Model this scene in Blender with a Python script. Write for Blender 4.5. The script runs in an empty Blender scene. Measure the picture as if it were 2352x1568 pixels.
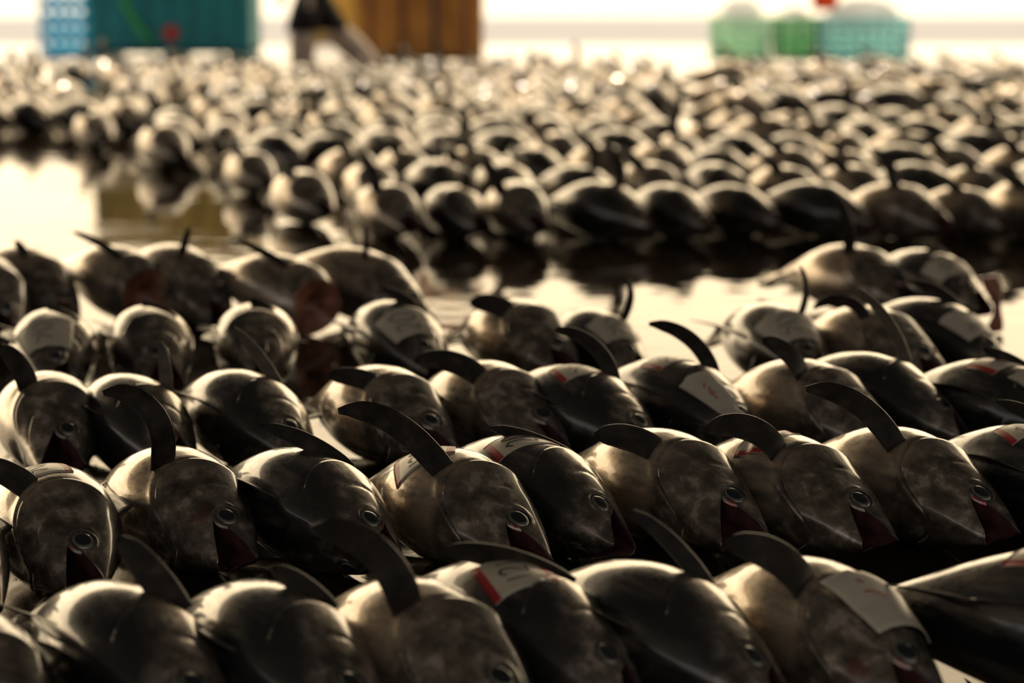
import bpy, math, random
import numpy as np
from mathutils import Vector, Matrix, Euler

random.seed(7)
rng = np.random.default_rng(7)
C = bpy.context.scene.collection
PI = math.pi

# ------------------------------------------------------------------ camera
CAM_H = 1.36
F_PX = 5553.0
PITCH = math.atan((784 + 124) / F_PX)


def ray(px, py):
    x = (px - 1176) / F_PX
    u = (784 - py) / F_PX
    return Vector((x, math.cos(PITCH) + u * math.sin(PITCH), -math.sin(PITCH) + u * math.cos(PITCH)))


def at(px, py, z=0.0):
    """where the sight line through a photograph pixel meets the height z"""
    d = ray(px, py)
    k = (z - CAM_H) / d.z
    return Vector((d.x * k, d.y * k, z))


cam_d = bpy.data.cameras.new('camera')
cam_d.sensor_width = 36
cam_d.lens = F_PX / 2352 * 36
cam_d.clip_end = 2000
cam_d.dof.use_dof = True
cam_d.dof.focus_distance = 5.25
cam_d.dof.aperture_fstop = 2.0
cam = bpy.data.objects.new('camera', cam_d)
cam.location = (0, 0, CAM_H)
cam.rotation_euler = (PI / 2 - PITCH, 0, 0)
C.objects.link(cam)
bpy.context.scene.camera = cam


# ------------------------------------------------------------------ helpers
def mesh(name, verts, faces, mats=(), idx=None, smooth=True):
    me = bpy.data.meshes.new(name)
    me.from_pydata([tuple(map(float, v)) for v in verts], [], [tuple(int(i) for i in f) for f in faces])
    for m in mats:
        me.materials.append(m)
    if idx is not None:
        me.polygons.foreach_set('material_index', np.asarray(idx, dtype=np.int32))
    me.polygons.foreach_set('use_smooth', np.full(len(me.polygons), smooth))
    me.update()
    return me


def obj(name, me, parent=None, loc=None, rot=None):
    o = bpy.data.objects.new(name, me)
    C.objects.link(o)
    if parent is not None:
        o.parent = parent
    if loc is not None:
        o.location = loc
    if rot is not None:
        o.rotation_euler = rot
    return o


def tag(o, label=None, cat=None, group=None, kind=None):
    for k, v in (('label', label), ('category', cat), ('group', group), ('kind', kind)):
        if v:
            o[k] = v
    return o


def empty(name, loc, rz=0.0):
    o = bpy.data.objects.new(name, None)
    C.objects.link(o)
    o.location = loc
    o.rotation_euler = (0, 0, rz)
    return o


class MB:
    """collects boxes, bars and lofts and links them as one mesh"""

    def __init__(self):
        self.v, self.f, self.i = [], [], []

    def add(self, vs, fs, mi=0):
        b = len(self.v)
        self.v += [tuple(p) for p in vs]
        self.f += [tuple(b + k for k in q) for q in fs]
        self.i += [mi] * len(fs)

    def box(self, x0, x1, y0, y1, z0, z1, mi=0, bev=0.0):
        if bev <= 0:
            vs = [(x, y, z) for z in (z0, z1) for (x, y) in ((x0, y0), (x1, y0), (x1, y1), (x0, y1))]
            self.add(vs, [(3, 2, 1, 0), (4, 5, 6, 7), (0, 1, 5, 4), (1, 2, 6, 5), (2, 3, 7, 6), (3, 0, 4, 7)], mi)
            return
        b = bev
        o = [(x0 + b, y0), (x1 - b, y0), (x1, y0 + b), (x1, y1 - b), (x1 - b, y1), (x0 + b, y1), (x0, y1 - b), (x0, y0 + b)]
        i_ = [(min(max(x, x0 + b), x1 - b), min(max(y, y0 + b), y1 - b)) for x, y in o]
        vs = [(x, y, z0) for x, y in i_] + [(x, y, z0 + b) for x, y in o] + [(x, y, z1 - b) for x, y in o] + [(x, y, z1) for x, y in i_]
        fs = [tuple(range(7, -1, -1)), tuple(range(24, 32))]
        for r in range(3):
            for k in range(8):
                fs.append((r * 8 + k, r * 8 + (k + 1) % 8, r * 8 + 8 + (k + 1) % 8, r * 8 + 8 + k))
        self.add(vs, fs, mi)

    def loft(self, rings, mi=0, caps=True):
        n = len(rings[0])
        vs = [p for r in rings for p in r]
        fs = []
        for a in range(len(rings) - 1):
            for k in range(n):
                fs.append((a * n + k, a * n + (k + 1) % n, (a + 1) * n + (k + 1) % n, (a + 1) * n + k))
        if caps:
            fs.append(tuple(range(n - 1, -1, -1)))
            fs.append(tuple((len(rings) - 1) * n + k for k in range(n)))
        self.add(vs, fs, mi)

    def tube(self, pts, rad, n=8, mi=0):
        pts = [Vector(p) for p in pts]
        rs = rad if isinstance(rad, (list, tuple)) else [rad] * len(pts)
        rings = []
        for k, p in enumerate(pts):
            d = (pts[min(k + 1, len(pts) - 1)] - pts[max(k - 1, 0)]).normalized()
            a = d.orthogonal().normalized() if abs(d.z) > 0.95 else d.cross(Vector((0, 0, 1))).normalized()
            b = d.cross(a)
            rings.append([p + (a * math.cos(t) + b * math.sin(t)) * rs[k] for t in [2 * PI * q / n for q in range(n)]])
        self.loft(rings, mi)

    def mesh(self, name, mats, smooth=False):
        return mesh(name, self.v, self.f, mats, self.i, smooth)


# ------------------------------------------------------------------ materials
def material(name):
    m = bpy.data.materials.new(name)
    m.use_nodes = True
    nt = m.node_tree
    return m, nt, nt.nodes['Principled BSDF']


def N(nt, t, **kw):
    n = nt.nodes.new(t)
    for k, v in kw.items():
        if k in n.inputs.keys():
            n.inputs[k].default_value = v
        else:
            setattr(n, k, v)
    return n


def plain(name, col, rough=0.5, metal=0.0, spec=0.5, coat=0.0, noise=0.0, nscale=8.0, bump=0.0):
    m, nt, b = material(name)
    b.inputs['Base Color'].default_value = (*col, 1)
    b.inputs['Roughness'].default_value = rough
    b.inputs['Metallic'].default_value = metal
    b.inputs['Specular IOR Level'].default_value = spec
    b.inputs['Coat Weight'].default_value = coat
    b.inputs['Coat Roughness'].default_value = 0.08
    if noise > 0 or bump > 0:
        tc = N(nt, 'ShaderNodeTexCoord')
        no = N(nt, 'ShaderNodeTexNoise', Scale=nscale, Detail=4.0)
        nt.links.new(tc.outputs['Object'], no.inputs['Vector'])
        if noise > 0:
            r = N(nt, 'ShaderNodeValToRGB')
            r.color_ramp.elements[0].position = 0.3
            r.color_ramp.elements[1].position = 0.7
            r.color_ramp.elements[0].color = (*[c * (1 - noise) for c in col], 1)
            r.color_ramp.elements[1].color = (*[min(1, c * (1 + noise)) for c in col], 1)
            nt.links.new(no.outputs['Fac'], r.inputs['Fac'])
            nt.links.new(r.outputs['Color'], b.inputs['Base Color'])
        if bump > 0:
            bp = N(nt, 'ShaderNodeBump', Strength=bump, Distance=0.01)
            nt.links.new(no.outputs['Fac'], bp.inputs['Height'])
            nt.links.new(bp.outputs['Normal'], b.inputs['Normal'])
    return m


def ramp(nt, src, stops, interp='LINEAR'):
    r = N(nt, 'ShaderNodeValToRGB')
    cr = r.color_ramp
    cr.interpolation = interp
    while len(cr.elements) < len(stops):
        cr.elements.new(0.5)
    for e, (p, c) in zip(cr.elements, stops):
        e.position = p
        e.color = (*c, 1) if len(c) == 3 else c
    nt.links.new(src, r.inputs['Fac'])
    return r.outputs['Color']


def mixc(nt, fac, a, b, blend='MIX'):
    m = N(nt, 'ShaderNodeMix', data_type='RGBA', blend_type=blend)
    for s, v in ((m.inputs[0], fac), (m.inputs[6], a), (m.inputs[7], b)):
        if isinstance(v, bpy.types.NodeSocket):
            nt.links.new(v, s)
        elif isinstance(v, (int, float)):
            s.default_value = v
        else:
            s.default_value = (*v, 1)
    return m.outputs[2]


def maths(nt, op, a, b=None, clamp=False):
    m = N(nt, 'ShaderNodeMath', operation=op, use_clamp=clamp)
    for s, v in zip(m.inputs, (a, b)):
        if v is None:
            continue
        if isinstance(v, bpy.types.NodeSocket):
            nt.links.new(v, s)
        else:
            s.default_value = v
    return m.outputs[0]


def maprange(nt, v, a, b, c=0.0, d=1.0, smooth=True):
    m = N(nt, 'ShaderNodeMapRange', interpolation_type='SMOOTHSTEP' if smooth else 'LINEAR')
    nt.links.new(v, m.inputs['Value'])
    for k, x in (('From Min', a), ('From Max', b), ('To Min', c), ('To Max', d)):
        m.inputs[k].default_value = x
    return m.outputs['Result']


def noise(nt, vec, scale, detail=3.0, sx=None, rough=0.5):
    if sx is not None:
        mp = N(nt, 'ShaderNodeMapping')
        mp.inputs['Scale'].default_value = sx
        nt.links.new(vec, mp.inputs['Vector'])
        vec = mp.outputs['Vector']
    n = N(nt, 'ShaderNodeTexNoise', Scale=scale, Detail=detail, Roughness=rough)
    nt.links.new(vec, n.inputs['Vector'])
    return n.outputs['Fac']


def fish_skin():
    m, nt, b = material('tuna_skin')
    tc = N(nt, 'ShaderNodeTexCoord')
    oi = N(nt, 'ShaderNodeObjectInfo')
    sep = N(nt, 'ShaderNodeSeparateXYZ')
    nt.links.new(tc.outputs['Object'], sep.inputs[0])
    x, z = sep.outputs['X'], sep.outputs['Z']
    off = N(nt, 'ShaderNodeVectorMath', operation='SCALE')
    off.inputs[0].default_value = (13.1, 7.7, 3.3)
    nt.links.new(oi.outputs['Random'], off.inputs['Scale'])
    vec = N(nt, 'ShaderNodeVectorMath', operation='ADD')
    nt.links.new(tc.outputs['Object'], vec.inputs[0])
    nt.links.new(off.outputs[0], vec.inputs[1])
    P = vec.outputs[0]
    big = noise(nt, P, 9.0, 4.0, (0.6, 1, 1))
    streak = noise(nt, P, 26.0, 3.0, (0.12, 1, 1))
    fine = noise(nt, P, 60.0, 5.0, (0.6, 1, 1), 0.65)
    # dark back above the flank, pale silver flank and belly: colours of the skin itself
    zz = maths(nt, 'ADD', z, maths(nt, 'MULTIPLY', maths(nt, 'SUBTRACT', big, 0.5), 0.06))
    col = ramp(nt, maprange(nt, zz, -0.15, 0.15, smooth=False), [
        (0.0, (0.54, 0.42, 0.29)), (0.38, (0.48, 0.37, 0.25)), (0.55, (0.30, 0.23, 0.155)),
        (0.70, (0.062, 0.060, 0.052)), (0.85, (0.017, 0.020, 0.024))])
    col = mixc(nt, maprange(nt, streak, 0.42, 0.70), col, (0.16, 0.135, 0.105))
    # head plates: olive brown with dark and silver flakes
    hm = maprange(nt, x, 0.21, 0.25)
    flake = ramp(nt, noise(nt, P, 24.0, 6.0, (0.8, 1, 1), 0.6), [
        (0.36, (0.040, 0.034, 0.026)), (0.46, (0.13, 0.108, 0.08)), (0.53, (0.22, 0.185, 0.145)), (0.57, (0.30, 0.255, 0.205)), (0.60, (0.52, 0.44, 0.36))])
    back = maprange(nt, zz, 0.03, 0.075)
    flake = mixc(nt, back, flake, (0.030, 0.029, 0.026))
    col = mixc(nt, maths(nt, 'MULTIPLY', hm, 0.85), col, flake)
    # raw red patches under the throat and at the jaw corner
    red = maths(nt, 'MULTIPLY', maprange(nt, noise(nt, P, 11.0, 3.0), 0.60, 0.70), maprange(nt, x, 0.24, 0.32))
    red = maths(nt, 'MULTIPLY', red, maprange(nt, z, 0.0, -0.05))
    col = mixc(nt, maths(nt, 'MULTIPLY', red, 0.7), col, (0.16, 0.035, 0.03))
    # torn red skin at the jaw corner of some fish
    dx = maths(nt, 'MULTIPLY', maths(nt, 'SUBTRACT', x, 0.402), 1.0)
    dz = maths(nt, 'ADD', z, 0.016)
    rr = maths(nt, 'SQRT', maths(nt, 'ADD', maths(nt, 'POWER', dx, 2.0), maths(nt, 'POWER', maths(nt, 'MULTIPLY', dz, 1.6), 2.0)))
    rr = maths(nt, 'ADD', rr, maths(nt, 'MULTIPLY', maths(nt, 'SUBTRACT', noise(nt, P, 55.0, 3.0), 0.5), 0.055))
    sore = maths(nt, 'MULTIPLY', maprange(nt, rr, 0.017, 0.012), maths(nt, 'GREATER_THAN', oi.outputs['Random'], 0.45))
    col = mixc(nt, sore, col, (0.36, 0.055, 0.045))
    nt.links.new(col, b.inputs['Base Color'])
    b.inputs['Metallic'].default_value = 0.55
    rg = maths(nt, 'ADD', maprange(nt, fine, 0.3, 0.7, 0.22, 0.36), maths(nt, 'MULTIPLY', hm, 0.03))
    nt.links.new(rg, b.inputs['Roughness'])
    b.inputs['Coat Weight'].default_value = 0.9
    b.inputs['Coat Roughness'].default_value = 0.09
    b.inputs['Coat IOR'].default_value = 1.6
    h = maths(nt, 'ADD', maths(nt, 'MULTIPLY', fine, 0.5), maths(nt, 'MULTIPLY', noise(nt, P, 22.0, 4.0, (0.35, 1, 1)), 1.0))
    bp = N(nt, 'ShaderNodeBump', Strength=0.42, Distance=0.004)
    nt.links.new(h, bp.inputs['Height'])
    nt.links.new(bp.outputs['Normal'], b.inputs['Normal'])
    return m


def fin_skin(name, c0, c1, c2):
    m, nt, b = material(name)
    tc = N(nt, 'ShaderNodeTexCoord')
    n1 = noise(nt, tc.outputs['Object'], 30.0, 4.0)
    col = ramp(nt, n1, [(0.3, c0), (0.55, c1), (0.75, c2)])
    sep = N(nt, 'ShaderNodeSeparateXYZ')
    nt.links.new(tc.outputs['UV'], sep.inputs[0])
    ray_ = maths(nt, 'SINE', maths(nt, 'MULTIPLY', sep.outputs['X'], 2 * PI * 24))
    col = mixc(nt, maprange(nt, ray_, -0.2, -1.0, 0.0, 0.6), col, tuple(c * 0.35 for c in c0))
    nt.links.new(col, b.inputs['Base Color'])
    b.inputs['Roughness'].default_value = 0.33
    b.inputs['Specular IOR Level'].default_value = 0.45
    bp = N(nt, 'ShaderNodeBump', Strength=0.7, Distance=0.002)
    nt.links.new(ray_, bp.inputs['Height'])
    nt.links.new(bp.outputs['Normal'], b.inputs['Normal'])
    return m


M = {
    'skin': fish_skin(),
    'fin': fin_skin('fin_skin', (0.020, 0.016, 0.012), (0.050, 0.039, 0.027), (0.12, 0.092, 0.060)),
    'pale_fin': fin_skin('pale_fin', (0.13, 0.105, 0.07), (0.22, 0.18, 0.12), (0.30, 0.25, 0.17)),
    'mouth': plain('mouth_lining', (0.090, 0.036, 0.032), 0.35, noise=0.55, nscale=28, bump=0.3, coat=0.3),
    'lip': plain('lip', (0.035, 0.032, 0.030), 0.22, coat=0.5),
    'pupil': plain('eye_pupil', (0.006, 0.010, 0.016), 0.08, coat=1.0),
    'iris': plain('eye_iris', (0.22, 0.22, 0.165), 0.18, 0.55, coat=0.8, noise=0.3, nscale=40),
    'socket': plain('eye_socket', (0.022, 0.024, 0.028), 0.25, coat=0.5),
    'flesh': plain('cut_flesh', (0.32, 0.13, 0.075), 0.4, noise=0.5, nscale=22, bump=0.3, coat=0.3),
    'paper': plain('tag_paper', (0.60, 0.53, 0.40), 0.40, noise=0.08, nscale=20, coat=0.15),
    'red': plain('tag_red', (0.42, 0.03, 0.03), 0.4),
    'ink': plain('tag_ink', (0.03, 0.03, 0.035), 0.5),
}


# ------------------------------------------------------------------ the shape of a tuna
def curve(pts):
    xs = np.array([p[0] for p in pts], float)
    ys = np.array([p[1] for p in pts], float)
    d = np.diff(ys) / np.diff(xs)
    m = np.zeros_like(ys)
    m[0], m[-1] = d[0], d[-1]
    for i in range(1, len(xs) - 1):
        m[i] = 0 if d[i - 1] * d[i] <= 0 else 2 * d[i - 1] * d[i] / (d[i - 1] + d[i])

    def f(t):
        t = np.clip(t, xs[0], xs[-1])
        k = np.clip(np.searchsorted(xs, t) - 1, 0, len(xs) - 2)
        h = xs[k + 1] - xs[k]
        u = (t - xs[k]) / h
        return ((2 * u**3 - 3 * u**2 + 1) * ys[k] + (u**3 - 2 * u**2 + u) * h * m[k]
                + (-2 * u**3 + 3 * u**2) * ys[k + 1] + (u**3 - u**2) * h * m[k + 1])
    return f


TOP = curve([(0, 0.002), (0.02, 0.014), (0.06, 0.036), (0.12, 0.067), (0.2, 0.102), (0.3, 0.132), (0.4, 0.143), (0.5, 0.132),
             (0.6, 0.108), (0.7, 0.076), (0.8, 0.044), (0.88, 0.022), (0.95, 0.013), (1, 0.012)])
BOT = curve([(0, -0.012), (0.02, -0.026), (0.06, -0.052), (0.12, -0.086), (0.2, -0.118), (0.3, -0.140), (0.4, -0.146), (0.5, -0.135),
             (0.6, -0.110), (0.7, -0.077), (0.8, -0.045), (0.88, -0.022), (0.95, -0.013), (1, -0.012)])
WID = curve([(0, 0.003), (0.02, 0.017), (0.06, 0.037), (0.12, 0.062), (0.2, 0.092), (0.3, 0.117), (0.4, 0.126), (0.5, 0.117),
             (0.6, 0.093), (0.7, 0.062), (0.8, 0.036), (0.88, 0.019), (0.95, 0.013), (1, 0.012)])
MID = curve([(0, -0.004), (0.06, -0.016), (0.12, -0.026), (0.2, -0.020), (0.3, -0.006), (0.5, 0), (1, 0)])
T_OP = curve([(0, 0.225), (0.15, 0.255), (0.3, 0.294), (0.45, 0.312), (0.6, 0.300), (0.75, 0.255), (0.88, 0.19), (1, 0.16)])
A_OP = curve([(0, 0), (0.10, 0), (0.22, 1), (0.85, 1), (0.97, 0.3), (1, 0.2)])
TC, TL = 0.118, 0.028


def surf(t, s, sgn, gape, lift=0.0):
    """a point of the skin: t from snout to tail, s from the back (0) to the belly (1), sgn the flank"""
    t = np.asarray(t, float)
    s = np.asarray(s, float)
    top, bot, wid, mid = TOP(t) * 0.93, BOT(t) * 0.93, WID(t), MID(t)
    low = s > 0.5
    drop = gape * np.clip((TC - t) / (TC - TL), 0, 1.3)
    dropb = gape * np.clip((0.23 - t) / (0.23 - TL), 0, 1.2) ** 1.5
    c, sn = np.cos(s * PI), np.sin(s * PI)
    zc = np.where(low, mid - drop, mid)
    z = np.where(low, zc + (zc - (np.minimum(bot - dropb, zc - 0.010))) * c, zc + (top - zc) * c)
    y = wid * np.abs(sn) ** 0.92
    y = np.where(low & (t < TC), y * (1 - 0.25 * np.clip((TC - t) / TC, 0, 1)), y)
    # plates: the gill cover stands proud and steps down behind its edge
    top_ = T_OP(s)
    d = top_ - t
    a = A_OP(s)
    off = np.where(d >= 0, 0.0075 * np.exp(-np.clip(d, 0, 9) / 0.045), 0.0075 * np.exp(np.clip(d, -9, 0) / 0.004) - 0.0035 * np.exp(-((d + 0.006) / 0.006) ** 2)) * a
    # pale shoulder flap behind the cover
    off = off + np.where(d < 0, 0.0045 * np.exp(-((d + 0.026) / 0.014) ** 2), 0) * a * np.clip((s - 0.3) / 0.3, 0, 1)
    # fore edge of the cheek
    pre = top_ - 0.072 - 0.02 * np.sin(s * PI)
    off = off - 0.0028 * np.exp(-((t - pre) / 0.006) ** 2) * np.clip((s - 0.28) / 0.1, 0, 1) * np.clip((0.82 - s) / 0.1, 0, 1)
    # cheek grooves
    off = off - 0.0018 * np.exp(-((s - 0.62 - 0.6 * (t - 0.2)) / 0.012) ** 2) * np.clip((t - 0.13) / 0.02, 0, 1) * np.clip((0.24 - t) / 0.03, 0, 1)
    # eye rim
    er = np.sqrt(((t - 0.112) / 0.031) ** 2 + ((s - 0.395) / 0.105) ** 2)
    off = off + 0.0035 * np.exp(-((er - 1.05) / 0.22) ** 2) - 0.003 * np.exp(-(er / 0.8) ** 4)
    # upper jaw bone
    lipd = np.where(low, 9, t - TC * (2 * s) ** 5)
    off = off + 0.0030 * np.exp(-np.clip(lipd, 0, 9) / 0.008) * np.where(low, 0, 1)
    # fold for the first back fin
    off = off - 0.003 * np.exp(-(s / 0.03) ** 2) * np.clip((t - 0.3) / 0.03, 0, 1) * np.clip((0.55 - t) / 0.03, 0, 1)
    off = off + lift
    r = np.sqrt(y**2 + (z - zc) ** 2) + 1e-6
    keel = 0.014 * np.exp(-((t - 0.93) / 0.045) ** 2) * np.exp(-((s - 0.5) / 0.09) ** 2)
    y2 = y + off * y / r + keel
    z2 = z + off * (z - zc) / r
    x = 0.5 - 0.97 * t
    return np.stack([x, sgn * y2, z2], -1)


def bend(V, side):
    """a limp fish: head and tail sag towards the floor below the resting flank"""
    V = np.array(V, float)
    x = V[:, 0]
    V[:, 1] -= side * np.where(x > 0.08, 0.24 * (x - 0.08) ** 2, 0.32 * (x - 0.08) ** 2)
    return V


def bent(me, side):
    """a copy of a part's mesh that sags with the fish"""
    me = me.copy()
    V = bend([v.co for v in me.vertices], side)
    me.vertices.foreach_set('co', V.astype(np.float32).ravel())
    me.update()
    return me


def tuna_body(gape, nc=44, nh=46, nt_=40, detail=True, headless=False):
    """one continuous skin: lips, head, trunk, tail stalk, and the lining of the mouth"""
    q = np.linspace(-1, 1, nc + 1)
    s = 0.5 + 0.5 * np.sign(q) * np.abs(q) ** 1.35
    cols = [(v, 1) for v in s] + [(v, -1) for v in s[-2:0:-1]]
    n = len(cols)
    S = np.array([c[0] for c in cols])
    G = np.array([c[1] for c in cols])
    t0 = np.where(S < 0.5, TC * (2 * S) ** 5, TL + (TC - TL) * (2 * (1 - S)) ** 5)
    if headless:
        t0 = 0.20 + 0.03 * np.sin(S * PI)
    tm = T_OP(S)
    if headless:
        tm = t0 + 0.10
    rows = []
    for k in range(nh + 1):
        u = (k / nh) ** 1.25 if not detail else k / nh
        rows.append(surf(t0 + (tm - t0) * u, S, G, gape))
    for k in range(1, nt_ + 1):
        u = k / nt_
        u = 0.035 * u * 4 if u < 0.25 and detail else (0.035 + (1 - 0.035) * ((u - 0.25) / 0.75) ** 1.15 if detail else u)
        if detail and k / nt_ < 0.25:
            u = 0.035 * (k / nt_) * 4
        rows.append(surf(tm + (1 - tm) * u, S, G, gape))
    lip = rows[0]
    inner = []
    thr = np.array([0.5 - 0.97 * 0.20, 0, -0.035 - gape * 0.25]) if not headless else np.array([0.5 - 0.97 * 0.30, 0, -0.01])
    for k, (a, sh) in enumerate(((0.03, 0.94), (0.12, 0.86), (0.3, 0.74), (0.55, 0.58), (0.8, 0.42), (1.0, 0.22))):
        ctr = lip.mean(0) * (1 - a) + thr * a
        inner.append(ctr + (lip - lip.mean(0)) * sh * np.array([1 - a, 1, 1]))
    if headless:
        inner = [lip * np.array([1, 1, 1]) * 0.999 + 0, lip.mean(0) + (lip - lip.mean(0)) * 0.5, lip.mean(0) + (lip - lip.mean(0)) * 0.44 - np.array([0.06, 0, 0])]
    allr = inner[::-1] + rows
    V = np.concatenate(allr)
    ni = len(inner)
    F, I = [], []
    for a in range(len(allr) - 1):
        for k in range(n):
            k2 = (k + 1) % n
            F.append((a * n + k, a * n + k2, (a + 1) * n + k2, (a + 1) * n + k))
            I.append(1 if a < ni - 1 else (2 if a == ni - 1 else 0))
    F.append(tuple(range(n - 1, -1, -1)))
    I.append(1)
    F.append(tuple((len(allr) - 1) * n + k for k in range(n)))
    I.append(2 if headless else 1)
    mats = [M['skin'], M['flesh'] if headless else M['mouth'], M['flesh'] if headless else M['lip']]
    return mesh('tuna_body', V, F, mats, I)


def tuna_eye(sgn, pupil=False):
    """domed eyeball: pupil, iris ring, dark socket and a raised rim, on the given flank"""
    t, s = 0.112, 0.395
    c = surf(t, s, sgn, 0.0)
    e1 = surf(t + 0.02, s, sgn, 0) - surf(t - 0.02, s, sgn, 0)
    e2 = surf(t, s - 0.06, sgn, 0) - surf(t, s + 0.06, sgn, 0)
    e1 /= np.linalg.norm(e1)
    nn = np.cross(e1, e2)
    nn /= np.linalg.norm(nn)
    if nn[1] * sgn < 0:
        nn = -nn
    e2 = np.cross(nn, e1)
    prof_ = [(0.0, 0.0060, 1), (0.012, 0.0058, 1), (0.0185, 0.0050, 1), (0.0190, 0.0048, 1), (0.0240, 0.0018, 1), (0.0243, 0.0008, 2),
             (0.0265, -0.0004, 2), (0.0285, 0.0028, 2), (0.0305, 0.0030, 3), (0.034, 0.0004, 3), (0.036, -0.004, 3)]
    n = 32
    if pupil:
        prof_ = [(0.0, 0.0080, 0), (0.006, 0.0078, 0), (0.012, 0.0071, 0), (0.0175, 0.0058, 0), (0.0190, 0.0040, 0)]
    V, F, I = [], [], []
    for r, h, _ in prof_:
        for k in range(n):
            a = 2 * PI * k / n
            V.append(c + e1 * r * math.cos(a) + e2 * r * 0.92 * math.sin(a) + nn * (h + 0.0015))
    for a in range(len(prof_) - 1):
        for k in range(n):
            F.append((a * n + k, a * n + (k + 1) % n, (a + 1) * n + (k + 1) % n, (a + 1) * n + k))
            I.append(prof_[a + 1][2])
    return mesh('pupil' if pupil else 'eye', V, F, [M['pupil'], M['iris'], M['socket'], M['skin']], I)


def blade(ctr, chord, nrm, width, thick, rays=0, m=9, skew=None):
    """a fin: lens-shaped sections along a centre line, with rays"""
    ctr, chord, nrm = np.asarray(ctr), np.asarray(chord), np.asarray(nrm)
    V, F = [], []
    cs = np.linspace(-1, 1, m)
    per = 2 * m - 2
    for k in range(len(ctr)):
        up, dn = [], []
        for c in cs:
            w = math.sqrt(max(0, 1 - c * c)) * 0.9 + 0.1
            rid = (1.0 * (1 if int(round((c + 1) / 2 * (m - 1))) % 2 else -1)) if rays else 0.0
            th = thick[k] * w + (0.0016 * rid if rays else 0)
            p = ctr[k] + chord[k] * width[k] * c * 0.5
            up.append(p + nrm[k] * th * 0.5)
            dn.append(p - nrm[k] * th * 0.5)
        V += up + dn[-2:0:-1]
    for k in range(len(ctr) - 1):
        for j in range(per):
            j2 = (j + 1) % per
            F.append((k * per + j, k * per + j2, (k + 1) * per + j2, (k + 1) * per + j))
    F.append(tuple(range(per - 1, -1, -1)))
    F.append(tuple((len(ctr) - 1) * per + j for j in range(per)))
    return V, F


def unit(v):
    v = np.asarray(v, float)
    return v / np.linalg.norm(v)


def pectoral(sgn, length=0.27, start=15, curl=95, back=0, beta=80, width=0.062, nst=16, m=27, mat='fin', power=1.0):
    """long curved fin behind the gill cover; start and curl in degrees, back turns the bend from tailward to the belly (+) or the back (-)"""
    base = surf(0.338, 0.57, sgn, 0)
    nn = unit(np.array([0.25, sgn * 1.0, 0.15]))
    e = np.array([-math.cos(math.radians(back)), 0, -math.sin(math.radians(back))])
    e = unit(e - nn * np.dot(e, nn))
    bb = np.cross(nn, e)
    p = base - nn * 0.012
    ctr, ch, nr, wd, th = [], [], [], [], []
    be = math.radians(beta)
    for k in range(nst + 1):
        v = k / nst
        ph = math.radians(start + curl * v ** power)
        d = nn * math.cos(ph) + e * math.sin(ph)
        qv = -nn * math.sin(ph) + e * math.cos(ph)
        cvec = qv * math.cos(be) + bb * math.sin(be)
        ctr.append(p.copy())
        ch.append(cvec)
        nr.append(np.cross(d, cvec))
        wd.append(width * float(np.interp(v, [0, 0.12, 0.3, 0.6, 0.85, 1], [0.92, 1.0, 1.0, 0.92, 0.70, 0.22])))
        th.append(0.011 * (1 - v) ** 1.5 + 0.0022)
        p = p + d * length / nst
    V, F = blade(ctr, ch, nr, wd, th, rays=1, m=m)
    me = mesh('pectoral_fin', V, F, [M[mat]])
    per = 2 * m - 2
    uv = me.uv_layers.new(name='UVMap')
    li = np.zeros(len(me.loops), dtype=np.int32)
    me.loops.foreach_get('vertex_index', li)
    j = li % per
    ac = np.where(j < m, j, per - j) / (m - 1)
    uv.data.foreach_set('uv', np.stack([ac, (li // per) / nst], -1).astype(np.float32).ravel())
    return me


def sickle(sgn_z, t, h, sweep, w0, lie=0.0, mat='fin'):
    """second back fin / belly fin / tail lobe in the plane of symmetry"""
    z0 = float(TOP(t) if sgn_z > 0 else BOT(t)) * 0.9
    x0 = 0.5 - 0.97 * t
    ctr, ch, nr, wd, th = [], [], [], [], []
    for k in range(11):
        v = k / 10
        ctr.append((x0 - sweep * v ** 1.6, lie * v * h, z0 + sgn_z * h * v))
        ch.append((1, 0, 0.0))
        nr.append((0, 1, 0))
        wd.append(w0 * (1 - v) ** 0.8 + 0.004)
        th.append(0.008 * (1 - v) + 0.002)
    return blade(ctr, ch, nr, wd, th, m=7), mat


def fin_mesh(name, parts):
    b = MB()
    for (V, F), mat in parts:
        b.add(V, F, 0)
    return b.mesh(name, [M[parts[0][1]]], True)


def finlets(sgn_z):
    out = []
    for k in range(8):
        t = 0.66 + 0.035 * k
        h = 0.016 - 0.0012 * k
        out.append(sickle(sgn_z, t, h, 0.022, 0.028, mat='pale_fin'))
    return fin_mesh('finlets', out)


def low_back_fin():
    b = MB()
    rings = []
    for k in range(16):
        v = k / 15
        t = 0.30 + 0.24 * v
        x = 0.5 - 0.97 * t
        z = float(TOP(t))
        h = 0.030 * (1 - v) ** 0.8 * min(1, v * 8) + 0.004
        w = 0.004
        rings.append([(x, -w, z - 0.012), (x, w, z - 0.012), (x - 0.02, w * 0.4, z + h), (x - 0.02, -w * 0.4, z + h)])
    b.loft(rings)
    return b.mesh('dorsal_fin', [M['fin']], True)


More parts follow.
